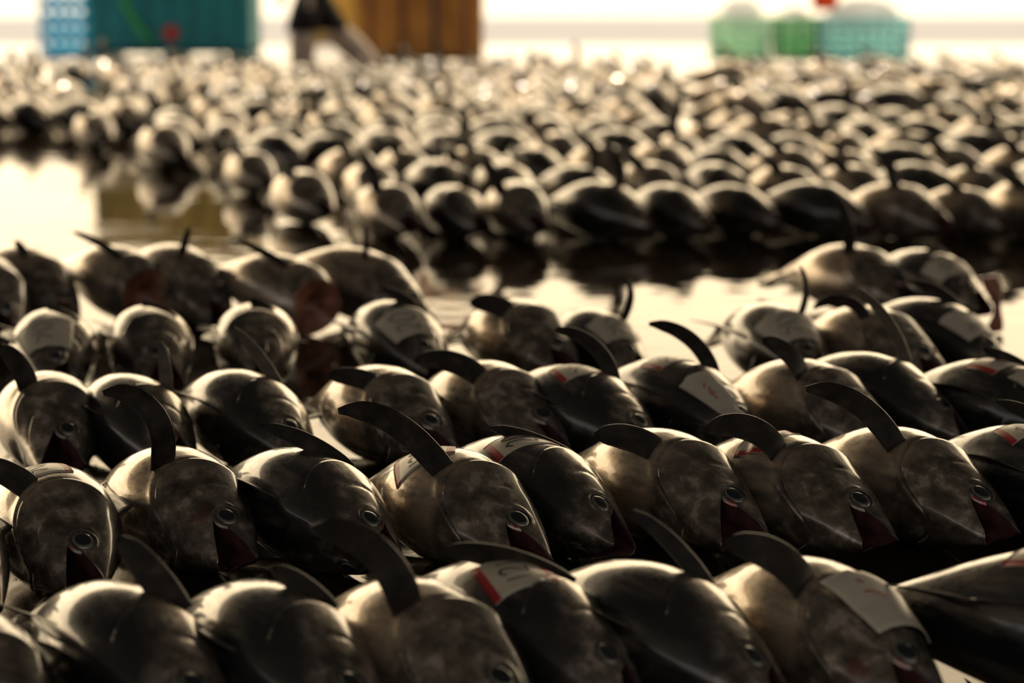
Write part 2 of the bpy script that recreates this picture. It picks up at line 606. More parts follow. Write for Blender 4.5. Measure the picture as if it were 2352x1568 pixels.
def paper_tag(sgn, t, s, dt, ds, rot=0, strokes=(), stroke_mat='ink', bands=True, gape=0.0, lift=0.0022, w=0.0045, crease=0.0):
    """paper label laid over the flank: sheet with red end bands, and brush strokes on it. strokes use -1..1 across the sheet"""
    ca, sa = math.cos(math.radians(rot)), math.sin(math.radians(rot))
    per = 0.34        # length of skin from back to belly at mid body, so that s*per is a length

    def pt(a, b_, up):
        u, v = a * dt, b_ * ds * per
        uu, vv = u * ca - v * sa, u * sa + v * ca
        r = crease * math.sin(7 * a + 3 * b_)
        return surf(t + uu, np.clip(s + vv / per, 0.0, 1.0), sgn, gape, up + r)

    na, nb = 14, 16
    V, F, I = [], [], []
    for layer in (lift, lift - 0.0018):
        for j in range(nb + 1):
            for i in range(na + 1):
                V.append(pt(-1 + 2 * i / na, -1 + 2 * j / nb, layer))
    st = (na + 1) * (nb + 1)
    for j in range(nb):
        for i in range(na):
            a = j * (na + 1) + i
            F.append((a, a + 1, a + na + 2, a + na + 1))
            I.append(1 if bands and (j < 2 or j >= nb - 2) else 0)
    for j in range(nb):
        for i in (0, na):
            a = j * (na + 1) + i
            F.append((a, a + na + 1, a + na + 1 + st, a + st))
            I.append(0)
    for i in range(na):
        for j in (0, nb):
            a = j * (na + 1) + i
            F.append((a, a + 1, a + 1 + st, a + st))
            I.append(0)
    for line in strokes:
        P2 = [np.array((p[0], -sgn * p[1]), float) for p in line]
        pts = []
        for k in range(len(P2) - 1):
            for u in np.linspace(0, 1, 5)[:-1]:
                pts.append(P2[k] * (1 - u) + P2[k + 1] * u)
        pts.append(P2[-1])
        b = len(V)
        for k, p in enumerate(pts):
            d = pts[min(k + 1, len(pts) - 1)] - pts[max(k - 1, 0)]
            d = np.array([d[0] * dt, d[1] * ds * per])
            d = d / (np.linalg.norm(d) + 1e-9)
            nrm = np.array([-d[1] / dt, d[0] / (ds * per)]) * w * 0.5
            V.append(pt(*(p + nrm), lift + 0.0008))
            V.append(pt(*(p - nrm), lift + 0.0008))
        for k in range(len(pts) - 1):
            F.append((b + 2 * k, b + 2 * k + 1, b + 2 * k + 3, b + 2 * k + 2))
            I.append(2)
    return mesh('paper_tag', V, F, [M['paper'], M['red'], M[stroke_mat]], I)


def arc(cx, cy, rx, ry, a0, a1, n=9):
    return [(cx + rx * math.cos(math.radians(a0 + (a1 - a0) * k / n)), cy + ry * math.sin(math.radians(a0 + (a1 - a0) * k / n))) for k in range(n + 1)]


BODY = {'shut': (tuna_body(0.008), 0.008), 'half': (tuna_body(0.046), 0.046), 'wide': (tuna_body(0.080), 0.080),
        'cut': (tuna_body(0.0, headless=True), 0.0)}
EYE = {1: tuna_eye(1), -1: tuna_eye(-1)}
PUPIL = {1: tuna_eye(1, True), -1: tuna_eye(-1, True)}
DORS = low_back_fin()
SECOND = fin_mesh('second_dorsal_fin', [sickle(1, 0.575, 0.085, 0.10, 0.075)])
ANAL = fin_mesh('anal_fin', [sickle(-1, 0.625, 0.085, 0.10, 0.070)])
FINLET = {1: finlets(1), -1: finlets(-1)}
EYE_P = {g: surf(0.112, 0.395, g, 0) for g in (1, -1)}
PARTS = {g: {'body_' + k: bent(m_, g) for k, (m_, _) in BODY.items()} for g in (1, -1)}
for g in (1, -1):
    PARTS[g].update(eye_up=bent(EYE[g], g), eye_down=bent(EYE[-g], g), pupil_up=bent(PUPIL[g], g), pupil_down=bent(PUPIL[-g], g), dorsal_fin=bent(DORS, g), second_dorsal_fin=bent(SECOND, g), anal_fin=bent(ANAL, g),
                    finlets_up=bent(FINLET[1], g), finlets_down=bent(FINLET[-1], g))
LOWV = {(k, g): np.array([v.co for v in PARTS[g]['body_' + k].vertices]) for k in BODY for g in (1, -1)}


def tuna(side, eye_px, label, yaw=-59, roll=None, size=1.0, mouth='half', fin=None, tags=(), pitch=0.0, group=None, anchor=None, sink=0.0):
    """side +1: left flank up (back towards the camera); -1: right flank up (belly towards the camera)"""
    if roll is None:
        roll = -76 if side < 0 else 64
    R = Euler((math.radians(roll), math.radians(pitch), 0)).to_matrix()
    Rn = np.array(R)
    V = LOWV[mouth, side] @ Rn.T * size
    h = -V[:, 2].min() - sink
    Rz = Matrix.Rotation(math.radians(yaw), 3, 'Z')
    a = Vector(bend([EYE_P[side] if anchor is None else anchor], side)[0])
    e = Rz @ (R @ a * size)
    w = at(*eye_px, e.z + h)
    root = empty('tuna', (w.x - e.x, w.y - e.y, 0), math.radians(yaw))
    tag(root, label, 'fish', group)

    def put(name, me):
        o = obj(name, me, root, (0, 0, h), (math.radians(roll), math.radians(pitch), 0))
        o.scale = (size,) * 3
        return o

    P = PARTS[side]
    put('body', P['body_' + mouth])
    if mouth != 'cut':
        for w_ in ('up', 'down'):
            obj('pupil', P['pupil_' + w_], put('eye', P['eye_' + w_]))
    f = dict(fin or {})
    f.setdefault('back', 55 if side < 0 else -50)
    put('pectoral_fin', bent(pectoral(side, **f), side))
    for k in ('dorsal_fin', 'second_dorsal_fin', 'anal_fin'):
        put(k, P[k])
    put('finlets', P['finlets_up'])
    put('finlets', P['finlets_down'])
    for kw in tags:
        o = put('paper_tag', bent(paper_tag(side, gape=BODY[mouth][1], **kw), side))
        o['label'] = 'cream paper tag with brushed marks'
    return root


L_, D_ = -1, 1

# ------------------------------------------------------------------ brush marks on the tags
def sh(line, dx, dy, k=1.0):
    return [(dx + x * k, dy + y * k) for x, y in line]


ONE = [(0.0, -0.35), (0.0, 0.35)]
TWO = [(-0.22, 0.28), (-0.05, 0.42), (0.16, 0.30), (0.10, 0.02), (-0.20, -0.36), (0.22, -0.36)]
OH = arc(0, 0, 0.24, 0.40, 20, 375)
M120 = [sh(ONE, -0.55, 0.05), sh(TWO, -0.08, 0.0), sh(OH, 0.52, 0.0)]
M20 = [sh(TWO, -0.4, 0.0, 1.2), sh(OH, 0.35, 0.0, 1.2)]
M121 = [sh(ONE, -0.5, 0.0), sh(TWO, 0.0, 0.0), sh(ONE, 0.5, 0.0)]
SCRAWL = [[(-0.7, 0.3), (-0.2, 0.1), (-0.5, -0.3)], [(-0.1, 0.4), (0.2, -0.3)], [(0.3, 0.3), (0.6, 0.0), (0.4, -0.4)]]
SLASH = [[(-0.1, 0.1), (0.12, 0.35), (0.16, 0.5)], [(0.45, 0.35), (0.6, 0.45)]]
REDS = [[(-0.2, 0.1), (0.1, 0.2)], [(0.0, -0.1), (0.15, 0.1), (0.3, -0.05)], [(0.35, 0.15), (0.5, 0.0)]]

NEAR = []


def T(t, s, dt=0.055, ds=0.17, rot=0, strokes=M120, **kw):
    return dict(t=t, s=s, dt=dt, ds=ds, rot=rot, strokes=strokes, **kw)


# second row: the sharp one
R2 = 'pale flank tuna of the second row'
tuna(L_, (190, 1243), 'tuna at the left frame edge of the second row, tag behind its folded fin', fin=dict(start=50, curl=35, beta=60, length=0.13),
     tags=[T(0.42, 0.50, strokes=SCRAWL)], mouth='half', yaw=-66)
tuna(L_, (520, 1187), 'pale tuna with a tall fin curling left and red at its jaw corner', fin=dict(start=-8, curl=125, beta=25, length=0.265, width=0.056, power=1.6), mouth='half')
tuna(D_, (850, 1192), 'dark backed untagged tuna between the tall finned tuna and the tuna tagged 120', fin=dict(start=74, curl=30, beta=30, length=0.23, width=0.042), mouth='half')
tuna(L_, (1190, 1192), 'sharply focused tuna with the paper tag reading 120 behind its leaning fin', fin=dict(start=40, curl=70, beta=30, length=0.285, width=0.060, power=2.0),
     tags=[T(0.47, 0.55, rot=-25, strokes=M120, dt=0.06, ds=0.2)], mouth='half')
tuna(D_, (1378, 1157), 'dark backed tuna tagged 20, between the 120 tuna and the gaping tuna', fin=dict(start=86, curl=18, beta=15, length=0.2, width=0.035),
     tags=[T(0.40, 0.30, strokes=M20, rot=10, dt=0.05, ds=0.2)], mouth='half')
tuna(L_, (1685, 1138), 'tuna with its mouth gaping widest, red lining showing, gill slit open', fin=dict(start=58, curl=45, beta=60, length=0.15, width=0.075), mouth='wide')
tuna(L_, (1975, 1148), 'tuna right of the widest gaping one, small crumpled tag under its bent fin', fin=dict(start=30, curl=95, beta=55, length=0.2, width=0.072),
     tags=[T(0.43, 0.52, strokes=SCRAWL, crease=0.002, dt=0.05, ds=0.16, rot=20)], mouth='half')
tuna(L_, (2253, 1133), 'tuna with a ragged fin tip, rightmost pale flank of the second row', fin=dict(start=36, curl=65, beta=30, length=0.275, width=0.058, power=1.6), mouth='half')
tuna(D_, (2590, 1130), 'dark backed tuna cut by the right frame edge in the second row', fin=dict(start=72, curl=28, beta=20, length=0.22, width=0.04),
     tags=[T(0.42, 0.32, strokes=M121, rot=15)], mouth='half')

tuna(L_, (-62, 1292), 'pale tuna mostly outside the left frame edge in the second row', fin=dict(start=60, curl=40, length=0.12))

# front row, a little out of focus
tuna(L_, (40, 1640), 'pale tuna at the bottom left corner, only its shoulder in frame', fin=dict(start=60, curl=40))
tuna(D_, (440, 1570), 'dark backed front row tuna with a broad fin standing up, leftmost of three', fin=dict(start=56, curl=15, beta=25, length=0.17, width=0.06), yaw=-61)
tuna(D_, (805, 1568), 'dark backed front row tuna second from the left, fin laid against its side', fin=dict(start=66, curl=25, beta=30, length=0.13, width=0.045), yaw=-61)
tuna(L_, (1150, 1556), 'front row tuna whose fin curls high to the left, tip split in two', fin=dict(start=16, curl=90, beta=25, length=0.25, width=0.062, power=1.5))
tuna(D_, (1395, 1503), 'front row tuna with a red banded tag half under its long black fin', fin=dict(start=84, curl=30, beta=25, length=0.25, width=0.05),
     tags=[T(0.37, 0.30, strokes=M121, rot=12, dt=0.07, ds=0.17)])
tuna(D_, (1730, 1508), 'untagged dark backed front row tuna right of the red banded tag', fin=dict(start=56, curl=25, beta=10, length=0.2, width=0.035))
tuna(L_, (2080, 1500), 'front row tuna with a large blank tag across its head above the eye', fin=dict(start=30, curl=70, beta=60, length=0.18, width=0.078),
     tags=[T(0.238, 0.29, dt=0.076, ds=0.23, strokes=SLASH, stroke_mat='red', bands=False, lift=0.010, rot=8)], yaw=-62)
tuna(D_, (2960, 1500), 'tuna entering at the right frame edge of the front row, tail stalk leading', fin=dict(start=75, curl=20, length=0.15), yaw=-42, size=1.2,
     tags=[T(0.47, 0.33, strokes=(), dt=0.07, ds=0.16)])

# third row
tuna(L_, (155, 985), 'third row tuna at the left frame edge with an upright broad fin', fin=dict(start=5, curl=55, beta=50, length=0.14, width=0.06), mouth='wide', yaw=-68)
tuna(D_, (382, 992), 'third row tuna with a pale pointed fin standing up, second from the left', fin=dict(start=22, curl=15, beta=10, length=0.135, width=0.036, mat='pale_fin'), mouth='wide', yaw=-66)
tuna(D_, (668, 978), 'third row dark tuna with a thin bright edged fin laid back, third from left', fin=dict(start=52, curl=20, beta=10, length=0.2, width=0.035, mat='pale_fin'), yaw=-61)
tuna(L_, (990, 965), 'third row tuna with a red cut under its eye and its fin flat', fin=dict(start=72, curl=25, beta=60, length=0.12), yaw=-60)
tuna(L_, (1245, 952), 'third row tuna with its fin arched over, right of the red cut tuna', fin=dict(start=50, curl=60, beta=55, length=0.19, width=0.07), mouth='shut')
tuna(D_, (1470, 965), 'third row dark tuna with a black hooked fin rising behind a faint tag', fin=dict(start=34, curl=80, beta=22, length=0.23, width=0.042), mouth='shut',
     tags=[T(0.38, 0.33, strokes=SCRAWL, rot=10)])
tuna(D_, (1705, 945), 'third row dark tuna with two tags, one over its brow, black arching fin', fin=dict(start=40, curl=75, beta=22, length=0.24, width=0.045),
     tags=[T(0.42, 0.30, strokes=SCRAWL, dt=0.05, ds=0.15), T(0.17, 0.24, dt=0.09, ds=0.14, strokes=REDS, stroke_mat='red', bands=False, lift=0.009)])
tuna(L_, (2000, 948), 'third row pale tuna with its broad fin bent up, below the striped tag', fin=dict(start=22, curl=60, beta=60, length=0.16, width=0.072))
tuna(D_, (2165, 930), 'third row dark tuna with a long pale fin leaning back over its neighbour', fin=dict(start=36, curl=40, beta=12, length=0.26, width=0.034, mat='pale_fin'), mouth='half')
tuna(D_, (2470, 950), 'third row dark tuna with large tags at the right frame edge', fin=dict(start=74, curl=25, beta=30, length=0.16, width=0.04),
     tags=[T(0.40, 0.36, strokes=REDS, stroke_mat='red', dt=0.06, ds=0.2), T(0.22, 0.36, strokes=REDS, stroke_mat='red', dt=0.07, ds=0.18, bands=False, lift=0.006)])

# fourth row
tuna(D_, (128, 818), 'fourth row tuna seen head on with a tag over its eye, leftmost', fin=dict(start=80, curl=20, beta=40, length=0.12, width=0.04), yaw=-80, roll=70,
     tags=[T(0.21, 0.30, strokes=SCRAWL, dt=0.07, ds=0.24, bands=False, lift=0.010)], mouth='half')
tuna(D_, (358, 808), 'fourth row untagged tuna seen head on, second from the left', fin=dict(start=80, curl=20, beta=60, length=0.13, width=0.04), yaw=-80, roll=70, mouth='wide')
tuna(D_, (590, 800), 'fourth row shiny tuna seen head on with a short fin flicked left', fin=dict(start=68, curl=15, beta=60, length=0.09, width=0.04), yaw=-84, roll=82, mouth='shut')
tuna(D_, (975, 792), 'fourth row tuna with a tag on its brow, just right of the dark gap', fin=dict(start=66, curl=25, beta=25, length=0.15, width=0.04), yaw=-70, roll=72,
     tags=[T(0.21, 0.32, strokes=M20, dt=0.065, ds=0.22, bands=False, lift=0.010)], mouth='half')
tuna(L_, (1283, 785), 'fourth row pale tuna with a humped shoulder fin beside the bright puddle', fin=dict(start=58, curl=50, beta=60, length=0.13, width=0.08), yaw=-62)
tuna(D_, (1448, 800), 'fourth row small tuna with a tag on its brow and a thin hooked fin', fin=dict(start=-5, curl=70, beta=5, length=0.17, width=0.028, power=2.0), yaw=-68, size=0.88,
     tags=[T(0.21, 0.33, strokes=SCRAWL, dt=0.065, ds=0.22, bands=False, lift=0.010)])
tuna(D_, (1855, 800), 'fourth row round tuna with a striped tag, wiry fin standing behind', fin=dict(start=-5, curl=60, beta=5, length=0.17, width=0.022, mat='pale_fin', power=1.6), yaw=-76, roll=72,
     tags=[T(0.21, 0.34, strokes=SCRAWL, dt=0.07, ds=0.26, bands=False, lift=0.010)])
tuna(L_, (2125, 805), 'fourth row pale tuna with a dark fin looping over its flank', fin=dict(start=25, curl=120, beta=25, length=0.2, width=0.04), yaw=-61)
tuna(D_, (2275, 785), 'fourth row dark tuna with a plain tag across its brow, near right frame edge', fin=dict(start=60, curl=50, beta=20, length=0.2, width=0.04), yaw=-61,
     tags=[T(0.185, 0.30, strokes=SCRAWL[:1], dt=0.06, ds=0.2, bands=False, lift=0.010)])

# fifth row, at the edge of the pool of water
tuna(L_, (20, 705), 'fifth row tuna cut by the left frame edge, snout showing', fin=dict(start=66, curl=30, length=0.12, width=0.04), yaw=-62, size=1.02, pitch=9, roll=-86)
tuna(L_, (150, 678), 'fifth row pale tuna with a stub of fin, second from the left edge', fin=dict(start=30, curl=30, beta=60, length=0.08, width=0.045), yaw=-52, size=1.02, pitch=9, roll=-86)
tuna(L_, (345, 668), 'headless tuna with a red cut neck, left of the tall dark spike fin', fin=dict(start=66, curl=20, beta=10, length=0.2, width=0.03), yaw=-50, size=1.02, pitch=9, roll=-86, mouth='cut', anchor=(0.30, -0.03, 0.0))
tuna(L_, (500, 675), 'fifth row tuna with a tall dark spike of a fin standing straight up', fin=dict(start=-8, curl=14, beta=10, length=0.13, width=0.03), yaw=-55, size=1.02, pitch=9, roll=-86)
tuna(L_, (735, 690), 'headless tuna with a round red cut neck beside the dark gap', fin=dict(start=70, curl=15, beta=10, length=0.2, width=0.03), yaw=-46, size=1.02, pitch=9, roll=-86, mouth='cut', anchor=(0.30, -0.03, 0.0))
tuna(L_, (955, 678), 'fifth row rightmost tuna of the left group, straight thin fin raised', fin=dict(start=12, curl=12, beta=5, length=0.14, width=0.022), yaw=-42, size=1.02, pitch=9, roll=-84, mouth='shut')
tuna(L_, (2065, 640), 'pale tuna by the bright pool with a tall fin standing straight up', fin=dict(start=2, curl=30, beta=20, length=0.24, width=0.05), yaw=-58)
tuna(D_, (2225, 655), 'tuna with a collar of tag behind its eye, last before the right pool edge', fin=dict(start=66, curl=35, beta=30, length=0.16, width=0.035, mat='pale_fin'), yaw=-68, roll=72,
     tags=[T(0.21, 0.34, strokes=SCRAWL, dt=0.05, ds=0.26, bands=False, lift=0.010)])

# torn gill flap hanging from the last tuna by the right pool edge
last = [o for o in C.objects if o.get('label', '').startswith('tuna with a collar')][0]
p0 = at(2292, 660, 0.17)
inv = Matrix.Translation(last.location) @ last.rotation_euler.to_matrix().to_4x4()
inv = inv.inverted()
ctr, ch, nr, wd, th = [], [], [], [], []
for k in range(13):
    v = k / 12
    q = inv @ Vector((p0.x - 0.03 + 0.035 * math.sin(v * 2.4), p0.y + 0.03 * v, 0.205 * (1 - v) + 0.004))
    ctr.append(q)
    ch.append(unit(inv.to_3x3() @ Vector((1, 0.2, 0.1))))
    nr.append(unit(inv.to_3x3() @ Vector((-0.2, 1, 0))))
    wd.append(0.05 + 0.022 * math.sin(v * 7.5 + 0.5))
    th.append(0.014)
bm_ = MB()
bm_.add(*blade(ctr, ch, nr, wd, th, m=9))
fl = obj('gill_flap', bm_.mesh('gill_flap', [M['flesh']], True), last)
fl['label'] = 'reddish brown torn gill flap hanging to the floor'

# ------------------------------------------------------------------ the far field of fish
LOW = {'half': tuna_body(0.03, 20, 14, 18, detail=False), 'wide': tuna_body(0.06, 20, 14, 18, detail=False)}
LOW = {(k, g): bent(m_, g) for k, m_ in LOW.items() for g in (1, -1)}
LOWV2 = {k: np.array([v.co for v in m_.vertices]) for k, m_ in LOW.items()}
FARFIN = {g: [pectoral(g, 0.24, 70, 25, 0, 60, m=7, nst=8), pectoral(g, 0.26, 20, 80, 0, 60, m=7, nst=8), pectoral(g, 0.26, -8, 45, 0, 40, 0.045, m=7, nst=8),
              pectoral(g, 0.22, 50, 60, 0, 75, 0.07, m=7, nst=8)] for g in (1, -1)}
FIN_WORD = ['fin laid flat', 'fin curled over', 'fin standing upright', 'fin humped']
PROTO = {}


def far_fish(x, y, side, yaw, roll, fk, mouth, size, label=None, group=None):
    R = np.array(Euler((math.radians(roll), 0, 0)).to_matrix())
    h = -(LOWV2[mouth, side] @ R.T * size)[:, 2].min()
    root = empty('tuna', (x, y, 0), math.radians(yaw))
    tag(root, label, 'fish', group)
    for name, me in (('body', LOW[mouth, side]), ('eye', PARTS[side]['eye_up']), ('pectoral_fin', FARFIN[side][fk]), ('second_dorsal_fin', PARTS[side]['second_dorsal_fin'])):
        if name == 'eye' and y > 17:
            continue
        o = obj(name, me, root, (0, 0, h), (math.radians(roll), 0, 0))
        o.scale = (size,) * 3
        if name == 'eye':
            obj('pupil', PARTS[side]['pupil_up'], o)
    return root


def px_of(x, y, z=0.0):
    v = Vector((x, y, z - CAM_H))
    f = v.y * math.cos(PITCH) - v.z * math.sin(PITCH)
    u = v.y * math.sin(PITCH) + v.z * math.cos(PITCH)
    return 1176 + F_PX * v.x / f, 784 - F_PX * u / f


def clear_of(x, y):
    """floor that stays bare among the far rows"""
    px, py = px_of(x, y)
    if y < 17.3 and x < -0.42 - 0.426 * (y - 11.4):
        return True
    if 1495 < px < 1640 and 16.4 < y:
        return True
    if 160 < px < 265 and 18.3 < y < 23.5:
        return True
    if 340 < px < 440 and 17.3 < y < 22:
        return True
    if px > 1640 and 16.9 < y < 18.5:
        return True
    if 640 < px < 880 and 23.6 < y < 25.2:
        return True
    if 1080 < px < 1200 and y > 26.8:
        return True
    if px > 2100 and y > 27.5:
        return True
    return False


ORD = 'first second third fourth fifth sixth seventh eighth ninth tenth eleventh twelfth thirteenth fourteenth fifteenth sixteenth seventeenth'.split()
spots = []
# the stepped left edge of the far group: tuna with their heads to the camera
for px, yy in ((868, 11.5), (697, 12.1), (558, 13.5), (362, 15.1), (207, 16.6)):
    spots.append(((px - 1176) / F_PX * yy, yy, -64, True))
row = 0
y = 11.5
while y < 24.7:
    half = 0.2118 * (y + 0.4) + 0.25
    x = -half + random.uniform(0, 0.25)
    while x < half:
        yy = y + random.uniform(-0.10, 0.10)
        side_on = y > 18.3 and x > 1.6 and random.random() < 0.45
        if not clear_of(x, yy) and all((x - a) ** 2 + ((yy - b) * 0.55) ** 2 > 0.055 for a, b, _, e in spots if e):
            spots.append((x, yy, (-59 if not side_on else -25) + random.gauss(0, 7), False))
            x += 0.10 if side_on else 0
        x += random.uniform(0.315, 0.375)
    y += 1.06
    row += 1

fish = []
for x, y, yaw, edge in spots:
    side = random.choice((1, 1, -1, -1))
    roll = (-72 if side < 0 else 66) + random.gauss(0, 9)
    fk = random.choices((0, 1, 2, 3), (8, 2, 0.5, 4))[0]
    mouth = random.choice(('half', 'wide'))
    size = random.uniform(0.92, 1.10)
    if edge:
        side, roll = -1, -70
    fish.append([x, y, side, yaw, roll, fk, mouth, size, edge])
# let neighbours lie against each other without running into each other
ST = np.linspace(0.04, 0.97, 9)
XY, RAD = [], []
for x, y, side, yaw, roll, fk, mouth, size, edge in fish:
    ax = math.radians(yaw)
    cr, sr = math.cos(math.radians(roll)), math.sin(math.radians(roll))
    px = (0.5 - 0.97 * ST) * size
    XY.append(np.stack([x + px * math.cos(ax), y + px * math.sin(ax)], -1))
    RAD.append(size * np.sqrt((0.94 * TOP(ST) * sr) ** 2 + ((WID(ST) + 0.006) * cr) ** 2) + 0.010)
XY, RAD = np.array(XY), np.array(RAD)
nf = len(fish)
for it in range(120):
    mv = np.zeros((nf, 2))
    for i in range(nf):
        near = np.where((np.abs(XY[:, 4] - XY[i, 4]) < 1.2).all(-1))[0]
        near = near[near != i]
        if not len(near):
            continue
        d = XY[i][None, :, None] - XY[near][:, None, :]
        dist = np.sqrt((d ** 2).sum(-1)) + 1e-6
        pen = RAD[i][None, :, None] + RAD[near][:, None, :] - dist
        f = pen.reshape(len(near), -1)
        k = f.argmax(1)
        best = f[np.arange(len(near)), k]
        dv = (d / dist[..., None]).reshape(len(near), -1, 2)[np.arange(len(near)), k]
        mv[i] = (dv * np.clip(best, 0, None)[:, None]).sum(0) * 0.35
    XY += np.clip(mv, -0.03, 0.03)[:, None]
for f, q in zip(fish, XY):
    m_ = q[4] - np.array([(0.5 - 0.97 * ST[4]) * f[7] * math.cos(math.radians(f[3])), (0.5 - 0.97 * ST[4]) * f[7] * math.sin(math.radians(f[3]))])
    f[0], f[1] = float(m_[0]), float(m_[1])
fish = [f for f in fish if f[8] or not clear_of(f[0], f[1])]
fish.sort(key=lambda q: q[1])
LIMIT = 300 - 48
rows_of = {}
heap = []
for k, (x, y, side, yaw, roll, fk, mouth, size, edge) in enumerate(fish):
    if k >= LIMIT:
        heap.append((x, y, side, yaw, roll, fk, mouth, size))
        continue
    r = 0 if edge else 1 + max(0, int((y - 11.5 + 0.53) // 1.06))
    rows_of.setdefault(r, []).append((x, y, side, yaw, roll, fk, mouth, size))
for r, lst in rows_of.items():
    lst.sort()
    for n, a in enumerate(lst):
        tone = 'pale flanked' if a[2] < 0 else 'dark backed'
        if r == 0:
            lab = f'{tone} tuna facing the camera, {ORD[n]} along the stepped left edge of the far group'
        elif n < 17:
            lab = f'{tone} tuna, {FIN_WORD[a[5]]}, {ORD[n]} from left in far {ORD[r-1]} row'
        else:
            m = len(lst) - 1 - n
            lab = f'{tone} tuna, {FIN_WORD[a[5]]}, {ORD[m]} from right in far {ORD[r-1]} row'
        far_fish(*a, label=lab, group='tuna laid out in the far group')
# the furthest ones as one mass
b = MB()
HB = tuna_body(0.03, 10, 6, 10, detail=False)
HV = {g: bend([v.co for v in HB.vertices], g) for g in (1, -1)}
HF = [tuple(p.vertices) for p in HB.polygons]
for x, y, side, yaw, roll, fk, mouth, size in heap:
    R = np.array(Euler((math.radians(roll), 0, math.radians(yaw))).to_matrix())
    V = HV[side] @ R.T * size
    V[:, 2] -= V[:, 2].min()
    V[:, 0] += x
    V[:, 1] += y
    b.add(V, HF, 0)
    fv = np.array([v.co for v in FARFIN[side][fk].vertices]) @ R.T * size
    fv[:, 2] += 0.11
    fv[:, 0] += x
    fv[:, 1] += y
    b.add(fv, [tuple(p.vertices) for p in FARFIN[side][fk].polygons], 1)
M['far_skin'] = plain('far_tuna_skin', (0.30, 0.245, 0.18), 0.30, 0.5, coat=0.5, noise=0.6, nscale=5)
if heap:
    hp = obj('distant_tuna', b.mesh('distant_tuna', [M['far_skin'], M['fin']], True))
    tag(hp, 'mass of tuna at the very back, in front of the bins', 'fish', kind='stuff')
print('far fish', len(spots), 'heap', len(heap))

# ------------------------------------------------------------------ floor, roof and quay
def wet_floor():
    m, nt, b = material('wet_concrete')
    tc = N(nt, 'ShaderNodeTexCoord')
    P = tc.outputs['Object']
    n1 = noise(nt, P, 1.3, 5.0)
    nt.links.new(ramp(nt, n1, [(0.35, (0.018, 0.013, 0.009)), (0.7, (0.050, 0.036, 0.024))]), b.inputs['Base Color'])
    nt.links.new(maprange(nt, noise(nt, P, 0.7, 4.0), 0.4, 0.75, 0.02, 0.10), b.inputs['Roughness'])
    b.inputs['IOR'].default_value = 1.33
    b.inputs['Specular IOR Level'].default_value = 0.29
    h = maths(nt, 'ADD', maths(nt, 'MULTIPLY', noise(nt, P, 2.2, 2.0), 1.0), maths(nt, 'MULTIPLY', noise(nt, P, 9.0, 3.0), 0.12))
    bp = N(nt, 'ShaderNodeBump', Strength=0.35, Distance=0.012)
    nt.links.new(h, bp.inputs['Height'])
    nt.links.new(bp.outputs['Normal'], b.inputs['Normal'])
    return m


EDGE = 25.6
ROOF_EDGE = 23.5
ROOF_Z = 7.2
mb = MB()
mb.box(-30, 30, -6, EDGE, -0.3, 0.0)
tag(obj('floor', mb.mesh('floor', [wet_floor()])), kind='structure')
mb = MB()
mb.box(-30, 30, -6, ROOF_EDGE, ROOF_Z, ROOF_Z + 0.3)
tag(obj('ceiling', mb.mesh('ceiling', [plain('roof_underside', (0.30, 0.29, 0.28), 0.8)])), kind='structure')


def quay_mat(name, c, rough, spec=0.5):
    return plain(name, c, rough, spec=spec, noise=0.06, nscale=0.6)


for nm, y0, y1, z, mt in (('ground', EDGE, 34.5, -0.01, quay_mat('wet_apron', (0.74, 0.75, 0.78), 0.35)),
                          ('ground', 34.5, 47.0, -0.01, quay_mat('dry_apron', (0.46, 0.475, 0.53), 0.8, 0.2)),
                          ('ground', 47.0, 70.0, -0.01, quay_mat('far_apron', (0.74, 0.76, 0.80), 0.4)),
                          ('sea', 70.0, 900.0, -1.2, quay_mat('sea_water', (0.25, 0.30, 0.32), 0.15))):
    mb = MB()
    mb.box(-60 if nm == 'ground' else -600, 60 if nm == 'ground' else 600, y0, y1, z - 0.3, z)
    tag(obj(nm, mb.mesh(nm, [mt])), kind='structure')

# ------------------------------------------------------------------ bins and crates
def translucent(name, col, amount=0.5, rough=0.4, nz=0.15):
    m = plain(name, col, rough, noise=nz, nscale=3)
    nt = m.node_tree
    b = nt.nodes['Principled BSDF']
    out = nt.nodes['Material Output']
    t = N(nt, 'ShaderNodeBsdfTranslucent')
    t.inputs['Color'].default_value = (*col, 1)
    mx = N(nt, 'ShaderNodeMixShader')
    mx.inputs[0].default_value = amount
    nt.links.new(b.outputs[0], mx.inputs[1])
    nt.links.new(t.outputs[0], mx.inputs[2])
    nt.links.new(mx.outputs[0], out.inputs['Surface'])
    return m


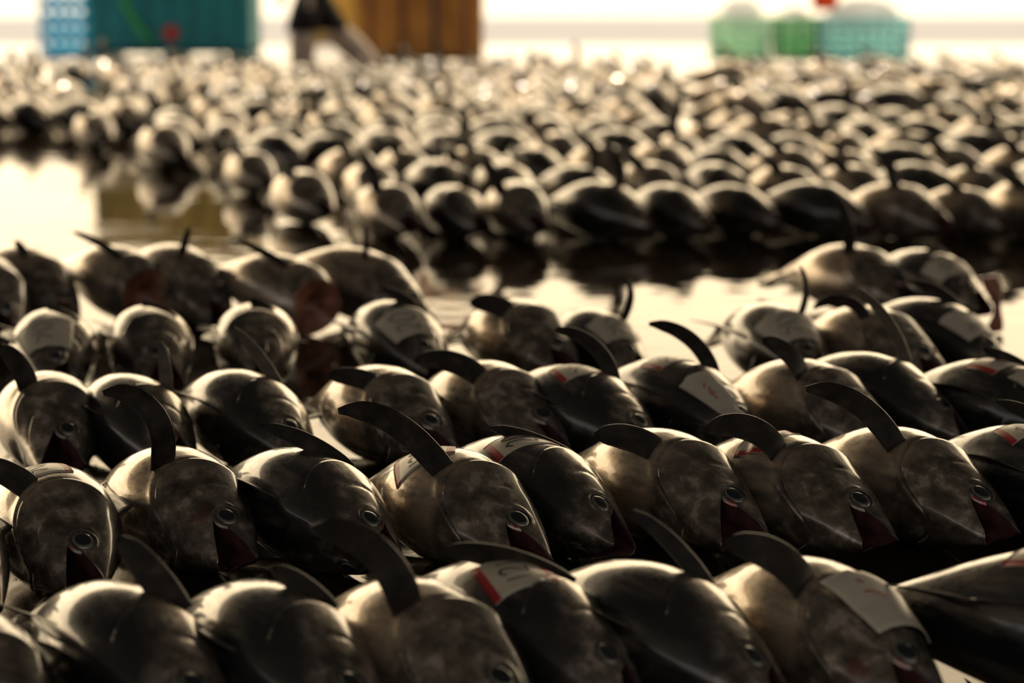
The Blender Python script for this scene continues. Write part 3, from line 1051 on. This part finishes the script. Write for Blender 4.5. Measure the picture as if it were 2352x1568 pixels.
def tub(name, loc, rz, w, d, h, wall_m, rib_m, label, cat, nribs, group=None, strap=None, foot_h=0.10):
    root = empty(name, loc, rz)
    tag(root, label, cat, group)
    wt = 0.05
    b = MB()
    b.box(-w / 2, w / 2, -d / 2, -d / 2 + wt, foot_h, h, 0, 0.012)
    b.box(-w / 2, w / 2, d / 2 - wt, d / 2, foot_h, h, 0, 0.012)
    b.box(-w / 2, -w / 2 + wt, -d / 2 + wt, d / 2 - wt, foot_h, h, 0)
    b.box(w / 2 - wt, w / 2, -d / 2 + wt, d / 2 - wt, foot_h, h, 0)
    b.box(-w / 2, w / 2, -d / 2, d / 2, foot_h - 0.01, foot_h + 0.05, 0)
    obj('wall', b.mesh('tub_wall', [wall_m]), root)
    b = MB()
    b.box(-w / 2 - 0.03, w / 2 + 0.03, -d / 2 - 0.03, -d / 2 + wt, h - 0.07, h, 0, 0.015)
    b.box(-w / 2 - 0.03, w / 2 + 0.03, d / 2 - wt, d / 2 + 0.03, h - 0.07, h, 0, 0.015)
    b.box(-w / 2 - 0.03, -w / 2 + wt, -d / 2 + wt, d / 2 - wt, h - 0.07, h, 0)
    b.box(w / 2 - wt, w / 2 + 0.03, -d / 2 + wt, d / 2 - wt, h - 0.07, h, 0)
    obj('rim', b.mesh('tub_rim', [wall_m]), root)
    for k in range(nribs):
        x = -w / 2 + w * (k + 0.5) / nribs
        b = MB()
        b.box(x - 0.035, x + 0.035, -d / 2 - 0.035, -d / 2 + 0.005, foot_h, h - 0.06, 0, 0.01)
        obj('rib', b.mesh('tub_rib', [rib_m]), root)
    for k in range(3):
        x = -w / 2 + 0.12 + (w - 0.24) * k / 2
        b = MB()
        b.box(x - 0.10, x + 0.10, -d / 2, d / 2, 0, foot_h, 0, 0.01)
        obj('foot', b.mesh('tub_foot', [wall_m]), root)
    if strap is not None:
        b = MB()
        b.box(strap - 0.025, strap + 0.025, -d / 2 - 0.045, -d / 2 - 0.036, foot_h, h, 0)
        o = obj('strap', b.mesh('tub_strap', [plain('strap_grey_' + name, (0.06, 0.06, 0.05), 0.6)]), root)
        o['label'] = 'grey strap hanging down the front'
    return root


TEAL = translucent('teal_plastic', (0.025, 0.36, 0.40), 0.5)
TEALD = translucent('dark_teal_plastic', (0.012, 0.24, 0.32), 0.4)
OLIVE = translucent('olive_plastic', (0.60, 0.50, 0.20), 0.5)
YEL = translucent('amber_plastic', (0.66, 0.36, 0.075), 0.5, nz=0.3)
YELD = translucent('brown_plastic', (0.30, 0.11, 0.04), 0.3, nz=0.3)  # darker brown than the amber walls, used on the ribs
p = at(391, 140)
tub('fish_bin', (p.x, p.y + 0.65, 0), 0, 1.93, 1.25, 1.2, TEAL, TEALD, 'large teal plastic bin on the wet floor, under an olive bin', 'bin', 7)
tub('fish_bin', (p.x, p.y + 0.65, 1.2), 0, 1.93, 1.25, 1.2, OLIVE, OLIVE, 'olive yellow plastic bin stacked on the teal bin, above the frame', 'bin', 7)
# things on the lower teal bin
bt = bpy.data.objects['fish_bin']
mb = MB()
mb.tube([(-0.62, -0.675, 1.0), (-0.5, -0.68, 0.62), (-0.33, -0.69, 0.36), (-0.20, -0.69, 0.22)], 0.035)
o = obj('rope', mb.mesh('rope', [plain('green_rope', (0.03, 0.33, 0.06), 0.6)], True), bt)
o['label'] = 'bright green rope hanging down the front'
mb = MB()
n = 16
for zz, rr in ((0.0, 0.085), (-0.03, 0.08), (-0.045, 0.05)):
    pass
mb.loft([[(0.02 + r * math.cos(2 * PI * k / n), -0.665 - dd, 0.33 + r * math.sin(2 * PI * k / n)) for k in range(n)] for dd, r in ((0, 0.095), (0.03, 0.09), (0.05, 0.05))])
o = obj('plug', mb.mesh('plug', [plain('red_plug', (0.42, 0.02, 0.02), 0.4)], True), bt)
o['label'] = 'red round plug'

p = at(962, 158)
tub('fish_bin', (p.x, p.y + 0.6, 0), 0, 1.42, 1.15, 1.4, YEL, YELD, 'yellow brown plastic bin with darker ribs behind the walking person', 'bin', 4, 'yellow bins at the back', strap=0.19)
tub('fish_bin', (p.x, p.y + 0.6, 1.4), 0, 1.42, 1.15, 1.4, YEL, YELD, 'yellow plastic bin stacked on the yellow brown bin, above the frame', 'bin', 4, 'yellow bins at the back')
PALEY = translucent('pale_yellow_plastic', (0.75, 0.55, 0.14), 0.6)
p = at(775, 100)
tub('fish_bin', (p.x, p.y + 0.4, 0), 0, 0.74, 0.8, 1.3, PALEY, PALEY, 'pale yellow bin standing in the sun beyond the walking person', 'bin', 2)

# blue crates left of the teal bin
BLUE = translucent('blue_plastic', (0.25, 0.80, 0.98), 0.88)


def slat_crate(name, loc, rz, w, d, h, m, label, group, slats=3, posts=5, rim_m=None, rim_h=0.04):
    root = empty(name, loc, rz)
    tag(root, label, 'crate', group)
    for sx, nm in ((-1, 'side'), (1, 'side')):
        b = MB()
        for k in range(slats):
            z0 = h * k / slats + 0.015
            b.box(sx * w / 2 - 0.012, sx * w / 2 + 0.012, -d / 2, d / 2, z0, z0 + h / slats * (0.62 if slats > 1 else 0.50))
        for y0 in (-d / 2, d / 2 - 0.05):
            b.box(sx * w / 2 - 0.012, sx * w / 2 + 0.012, y0, y0 + 0.05, 0, h)
        obj(nm, b.mesh('crate_side', [m]), root)
    for sy in (-1, 1):
        b = MB()
        for k in range(slats):
            z0 = h * k / slats + 0.015
            b.box(-w / 2, w / 2, sy * d / 2 - 0.012, sy * d / 2 + 0.012, z0, z0 + h / slats * (0.62 if slats > 1 else 0.50))
        for k in range(posts):
            x = -w / 2 + 0.03 + (w - 0.06) * k / (posts - 1)
            pw = 0.03 if slats > 1 else 0.012
            b.box(x - pw, x + pw, sy * d / 2 - 0.016, sy * d / 2 + 0.016, 0, h)
        obj('end', b.mesh('crate_end', [m]), root)
    b = MB()
    b.box(-w / 2, w / 2, -d / 2, d / 2, 0, 0.02)
    obj('bottom', b.mesh('crate_bottom', [m]), root)
    b = MB()
    b.box(-w / 2 - 0.02, w / 2 + 0.02, -d / 2 - 0.02, -d / 2 + 0.015, h - rim_h, h, 0, 0.008)
    b.box(-w / 2 - 0.02, w / 2 + 0.02, d / 2 - 0.015, d / 2 + 0.02, h - rim_h, h, 0, 0.008)
    b.box(-w / 2 - 0.02, -w / 2 + 0.015, -d / 2, d / 2, h - rim_h, h)
    b.box(w / 2 - 0.015, w / 2 + 0.02, -d / 2, d / 2, h - rim_h, h)
    obj('rim', b.mesh('crate_rim', [rim_m or m]), root)
    return root


p = at(148, 128)
LEV = 'lowest second third fourth fifth sixth seventh'.split()
for k in range(7):
    slat_crate('fish_crate', (p.x, p.y + 0.45, 0.195 * k), 0, 0.60, 0.85, 0.195, BLUE, f'light blue slatted crate left of the teal bin, {LEV[k]} of its stack', 'blue crates in one stack', 1, 5, None, 0.012)

# right: mesh crates heaped with ice
PG = translucent('pale_green_plastic', (0.76, 0.94, 0.82), 0.85)
GR = translucent('green_plastic', (0.44, 0.78, 0.52), 0.8)
PB = translucent('pale_blue_green_plastic', (0.64, 0.90, 0.90), 0.85)
ICE = translucent('crushed_ice', (0.96, 0.97, 0.98), 0.6, nz=0.03)


def ice_heap(x, y, z, w, d, h, label):
    n, m_ = 20, 9
    V, F = [], []
    for j in range(m_ + 1):
        v = j / m_
        for k in range(n):
            a = 2 * PI * k / n
            ex = abs(math.cos(a)) ** 0.6 * math.copysign(1, math.cos(a))
            ey = abs(math.sin(a)) ** 0.6 * math.copysign(1, math.sin(a))
            r = math.cos(v * PI / 2) ** 0.7 if j < m_ else 0.02
            hh = h * math.sin(v * PI / 2) * (1 + 0.12 * math.sin(3 * a + x * 5))
            V.append((ex * w / 2 * r, ey * d / 2 * r, hh))
    for j in range(m_):
        for k in range(n):
            F.append((j * n + k, j * n + (k + 1) % n, (j + 1) * n + (k + 1) % n, (j + 1) * n + k))
    F.append(tuple(m_ * n + k for k in range(n)))
    F.append(tuple(range(n - 1, -1, -1)))
    o = obj('crushed_ice', mesh('crushed_ice', V, F, [ICE]), None, (x, y, z))
    tag(o, label, 'ice', 'ice heaped in the right crates', 'stuff')


p = at(1700, 135)
for px0, px1, mt, lab, il in ((1640, 1762, PG, 'pale green mesh crate heaped with white ice, left of three', 'white ice heaped over the pale green crate'),
                              (1785, 1872, GR, 'green mesh crate with ice, middle of the three at the back right', 'white ice heaped over the middle green crate'),
                              (1885, 2082, PB, 'wide blue green mesh crate with ice, right of three', 'white ice heaped over the wide blue green crate')):
    x0 = (px0 - 1176) / F_PX * p.y
    x1 = (px1 - 1176) / F_PX * p.y
    slat_crate('fish_crate', ((x0 + x1) / 2, p.y + 0.4, 0), 0, x1 - x0, 0.8, 0.49, mt, lab, 'ice crates at the back right', 5, max(3, int((x1 - x0) / 0.12)))
    ice_heap((x0 + x1) / 2, p.y + 0.4, 0.36, (x1 - x0) * 0.94, 0.76, 0.32 if mt is not GR else 0.22, il)
# orange bucket standing in the ice
x = (1892 - 1176) / F_PX * (p.y + 0.3)
root = empty('bucket', (x, p.y + 0.45, 0.58))
tag(root, 'orange plastic bucket standing on the ice between green and blue crates', 'bucket')
b = MB()
n = 20
b.loft([[(r * math.cos(2 * PI * k / n), r * math.sin(2 * PI * k / n), z) for k in range(n)] for z, r in ((0, 0.15), (0.28, 0.185), (0.30, 0.195), (0.31, 0.185), (0.30, 0.175), (0.02, 0.14))])
ORANGE = translucent('orange_plastic', (0.80, 0.15, 0.03), 0.5)
obj('pail', b.mesh('pail', [ORANGE], True), root)
b = MB()
b.tube([(0.19 * math.cos(a), 0, 0.28 + 0.16 * math.sin(a)) for a in np.linspace(0, PI, 13)], 0.006)
obj('handle', b.mesh('bucket_handle', [plain('bucket_wire', (0.4, 0.4, 0.4), 0.3, 0.8)], True), root)

# ------------------------------------------------------------------ the walking person
def person():
    sc = 5553.0 / 24.3
    lx = (692 - 1176) / sc * 1.0
    root = empty('person', (-2.0, 24.4, 0))
    tag(root, 'person in dark knee length shorts walking past the yellow bin, bare legs', 'person')
    J = {  # joints relative to the root, walking to the left
        'pel': (0.0, 0, 0.93), 'wst': (-0.01, 0, 1.08), 'chs': (-0.03, 0, 1.30), 'nek': (-0.04, 0, 1.47), 'hd0': (-0.06, 0, 1.56), 'hd1': (-0.07, 0, 1.70),
        'lh': (-0.03, -0.09, 0.88), 'lk': (-0.10, -0.09, 0.49), 'la': (-0.12, -0.09, 0.08), 'lt': (-0.31, -0.10, 0.035),
        'rh': (0.04, 0.09, 0.88), 'rk': (0.24, 0.09, 0.50), 'ra': (0.62, 0.09, 0.13), 'rt': (0.50, 0.10, 0.035),
        'ls': (-0.03, -0.19, 1.40), 'le': (0.12, -0.23, 1.13), 'lw': (0.02, -0.24, 0.90), 'rs': (-0.03, 0.19, 1.40), 're': (-0.18, 0.23, 1.14), 'rw': (-0.30, 0.20, 0.93)}
    E = [('pel', 'wst'), ('wst', 'chs'), ('chs', 'nek'), ('nek', 'hd0'), ('hd0', 'hd1'), ('pel', 'lh'), ('lh', 'lk'), ('lk', 'la'), ('la', 'lt'),
         ('pel', 'rh'), ('rh', 'rk'), ('rk', 'ra'), ('ra', 'rt'), ('chs', 'ls'), ('ls', 'le'), ('le', 'lw'), ('chs', 'rs'), ('rs', 're'), ('re', 'rw')]
    Rr = {'pel': .13, 'wst': .125, 'chs': .14, 'nek': .055, 'hd0': .10, 'hd1': .10, 'h': .095, 'k': .135, 'a': .115, 't': .04, 's': .065, 'e': .042, 'w': .03}
    v, e, r = [], [], []
    names = list(J)
    for nme in names:
        v.append(J[nme])
        r.append(Rr.get(nme, Rr.get(nme[1:], 0.05)))
    for a, b_ in E:
        e.append((names.index(a), names.index(b_)))
    # calf swell
    for k, a in (('lk', 'la'), ('rk', 'ra')):
        i, j = names.index(k), names.index(a)
        e.remove((i, j))
        q = Vector(v[i]).lerp(Vector(v[j]), 0.3) + Vector((0.02, 0, 0))
        v.append(tuple(q))
        r.append(0.145)
        e += [(i, len(v) - 1), (len(v) - 1, j)]
    # fingers and thumb
    for w, sx in (('lw', -1), ('rw', 1)):
        i = names.index(w)
        b0 = Vector(v[i])
        pm = b0 + Vector((-0.02, 0, -0.08))
        v.append(tuple(pm))
        r.append(0.028)
        e.append((i, len(v) - 1))
        pi_ = len(v) - 1
        for f in range(4):
            t1 = pm + Vector((-0.035 + 0.02 * f, 0, -0.045 - 0.006 * (f in (1, 2))))
            t2 = t1 + Vector((-0.012, 0.005 * sx, -0.035))
            v += [tuple(t1), tuple(t2)]
            r += [0.009, 0.008]
            e += [(pi_, len(v) - 2), (len(v) - 2, len(v) - 1)]
        v.append(tuple(b0 + Vector((-0.06, -0.02 * sx, -0.07))))
        r.append(0.010)
        e.append((i, len(v) - 1))
    me = bpy.data.meshes.new('person_body')
    me.from_pydata(v, e, [])
    o = obj('body', me, root)
    SK = plain('bare_skin', (0.74, 0.60, 0.47), 0.5, noise=0.1)
    me.materials.append(SK)
    o.modifiers.new('skin', 'SKIN')
    for k, rad in enumerate(r):
        me.skin_vertices[0].data[k].radius = (rad, rad)
        me.skin_vertices[0].data[k].use_root = k == 0
    o.modifiers.new('sub', 'SUBSURF').render_levels = 2
    o.modifiers['sub'].levels = 1
    o.modifiers['skin'].use_smooth_shade = True
    DARK = plain('dark_cloth', (0.018, 0.018, 0.020), 0.8)
    b = MB()

    def ringz(c, rx, ry, n=18):
        return [(c[0] + rx * math.cos(2 * PI * k / n), c[1] + ry * math.sin(2 * PI * k / n), c[2]) for k in range(n)]
    b.loft([ringz((-0.01, 0, 1.08), .135, .165), ringz((0, 0, 0.98), .155, .19), ringz((0.01, 0, 0.84), .175, .20)])
    b.loft([ringz((-0.025, -0.09, 0.90), .12, .11), ringz((-0.07, -0.09, 0.70), .15, .14), ringz((-0.095, -0.09, 0.52), .165, .15)])
    b.loft([ringz((0.04, 0.09, 0.90), .12, .11), ringz((0.13, 0.09, 0.70), .15, .14), ringz((0.215, 0.09, 0.53), .165, .15)])
    obj('shorts', b.mesh('shorts', [DARK], True), root)
    b = MB()
    b.loft([ringz((-0.01, 0, 1.03), .15, .18), ringz((-0.01, 0, 1.15), .145, .18), ringz((-0.03, 0, 1.33), .155, .21), ringz((-0.035, 0, 1.43), .12, .20), ringz((-0.04, 0, 1.48), .075, .09)])
    for s_, el in (((-0.03, -0.19, 1.41), (0.07, -0.22, 1.20)), ((-0.03, 0.19, 1.41), (-0.13, 0.22, 1.21))):
        b.tube([s_, Vector(s_).lerp(Vector(el), 0.5), el], [0.085, 0.075, 0.070], 12)
    obj('shirt', b.mesh('shirt', [plain('grey_cloth', (0.12, 0.12, 0.13), 0.8)], True), root)
    b = MB()
    b.loft([ringz((-0.055, 0, 1.66), .105, .10), ringz((-0.06, 0, 1.72), .108, .10), ringz((-0.065, 0, 1.78), .085, .08), ringz((-0.065, 0, 1.80), .03, .03)])
    obj('hair', b.mesh('hair', [plain('dark_hair', (0.015, 0.012, 0.010), 0.6)], True), root)
    b = MB()
    for dz, rr, dx in ((1.615, 0.018, -0.168), (1.575, 0.010, -0.160)):
        b.loft([ringz((dx + 0.012, 0, dz - 0.03), rr, rr), ringz((dx, 0, dz - 0.01), rr, rr * 1.1), ringz((dx + 0.012, 0, dz + 0.03), rr * 0.6, rr * 0.6)])
    obj('nose', b.mesh('nose', [SK], True), root)
    b = MB()
    for sy in (-1, 1):
        b.loft([ringz((-0.143, sy * 0.034, 1.630), .010, .013), ringz((-0.146, sy * 0.034, 1.640), .012, .015), ringz((-0.143, sy * 0.034, 1.650), .008, .010)])
    obj('eyes', b.mesh('eyes', [DARK], True), root)


person()

# ------------------------------------------------------------------ light: hazy bright sky beyond the open side, low sun from behind
w = bpy.data.worlds.new('sky')
bpy.context.scene.world = w
w.use_nodes = True
nt = w.node_tree
bg = nt.nodes['Background']
tc = N(nt, 'ShaderNodeTexCoord')
sep = N(nt, 'ShaderNodeSeparateXYZ')
nt.links.new(tc.outputs['Generated'], sep.inputs[0])
fwd = maprange(nt, sep.outputs['Y'], -0.05, 0.75)
col = mixc(nt, fwd, (0.54, 0.50, 0.47), (3.45, 2.66, 1.66))
nt.links.new(col, bg.inputs['Color'])
bg.inputs['Strength'].default_value = 1.0

sd = bpy.data.lights.new('sun', 'SUN')
sd.energy = 1.0
sd.angle = math.radians(2.0)
sd.color = (1.0, 0.88, 0.72)
so = bpy.data.objects.new('sun', sd)
so.rotation_euler = Vector((0.50, -0.76, -1.02)).to_track_quat('-Z', 'Y').to_euler()
C.objects.link(so)

sc = bpy.context.scene
sc.view_settings.view_transform = 'Standard'
sc.view_settings.look = 'None'
sc.view_settings.gamma = 1.0
sc.view_settings.exposure = 0.0
sc.view_settings.use_curve_mapping = False
sc.cycles.max_bounces = 8
sc.cycles.caustics_reflective = False
sc.cycles.caustics_refractive = False
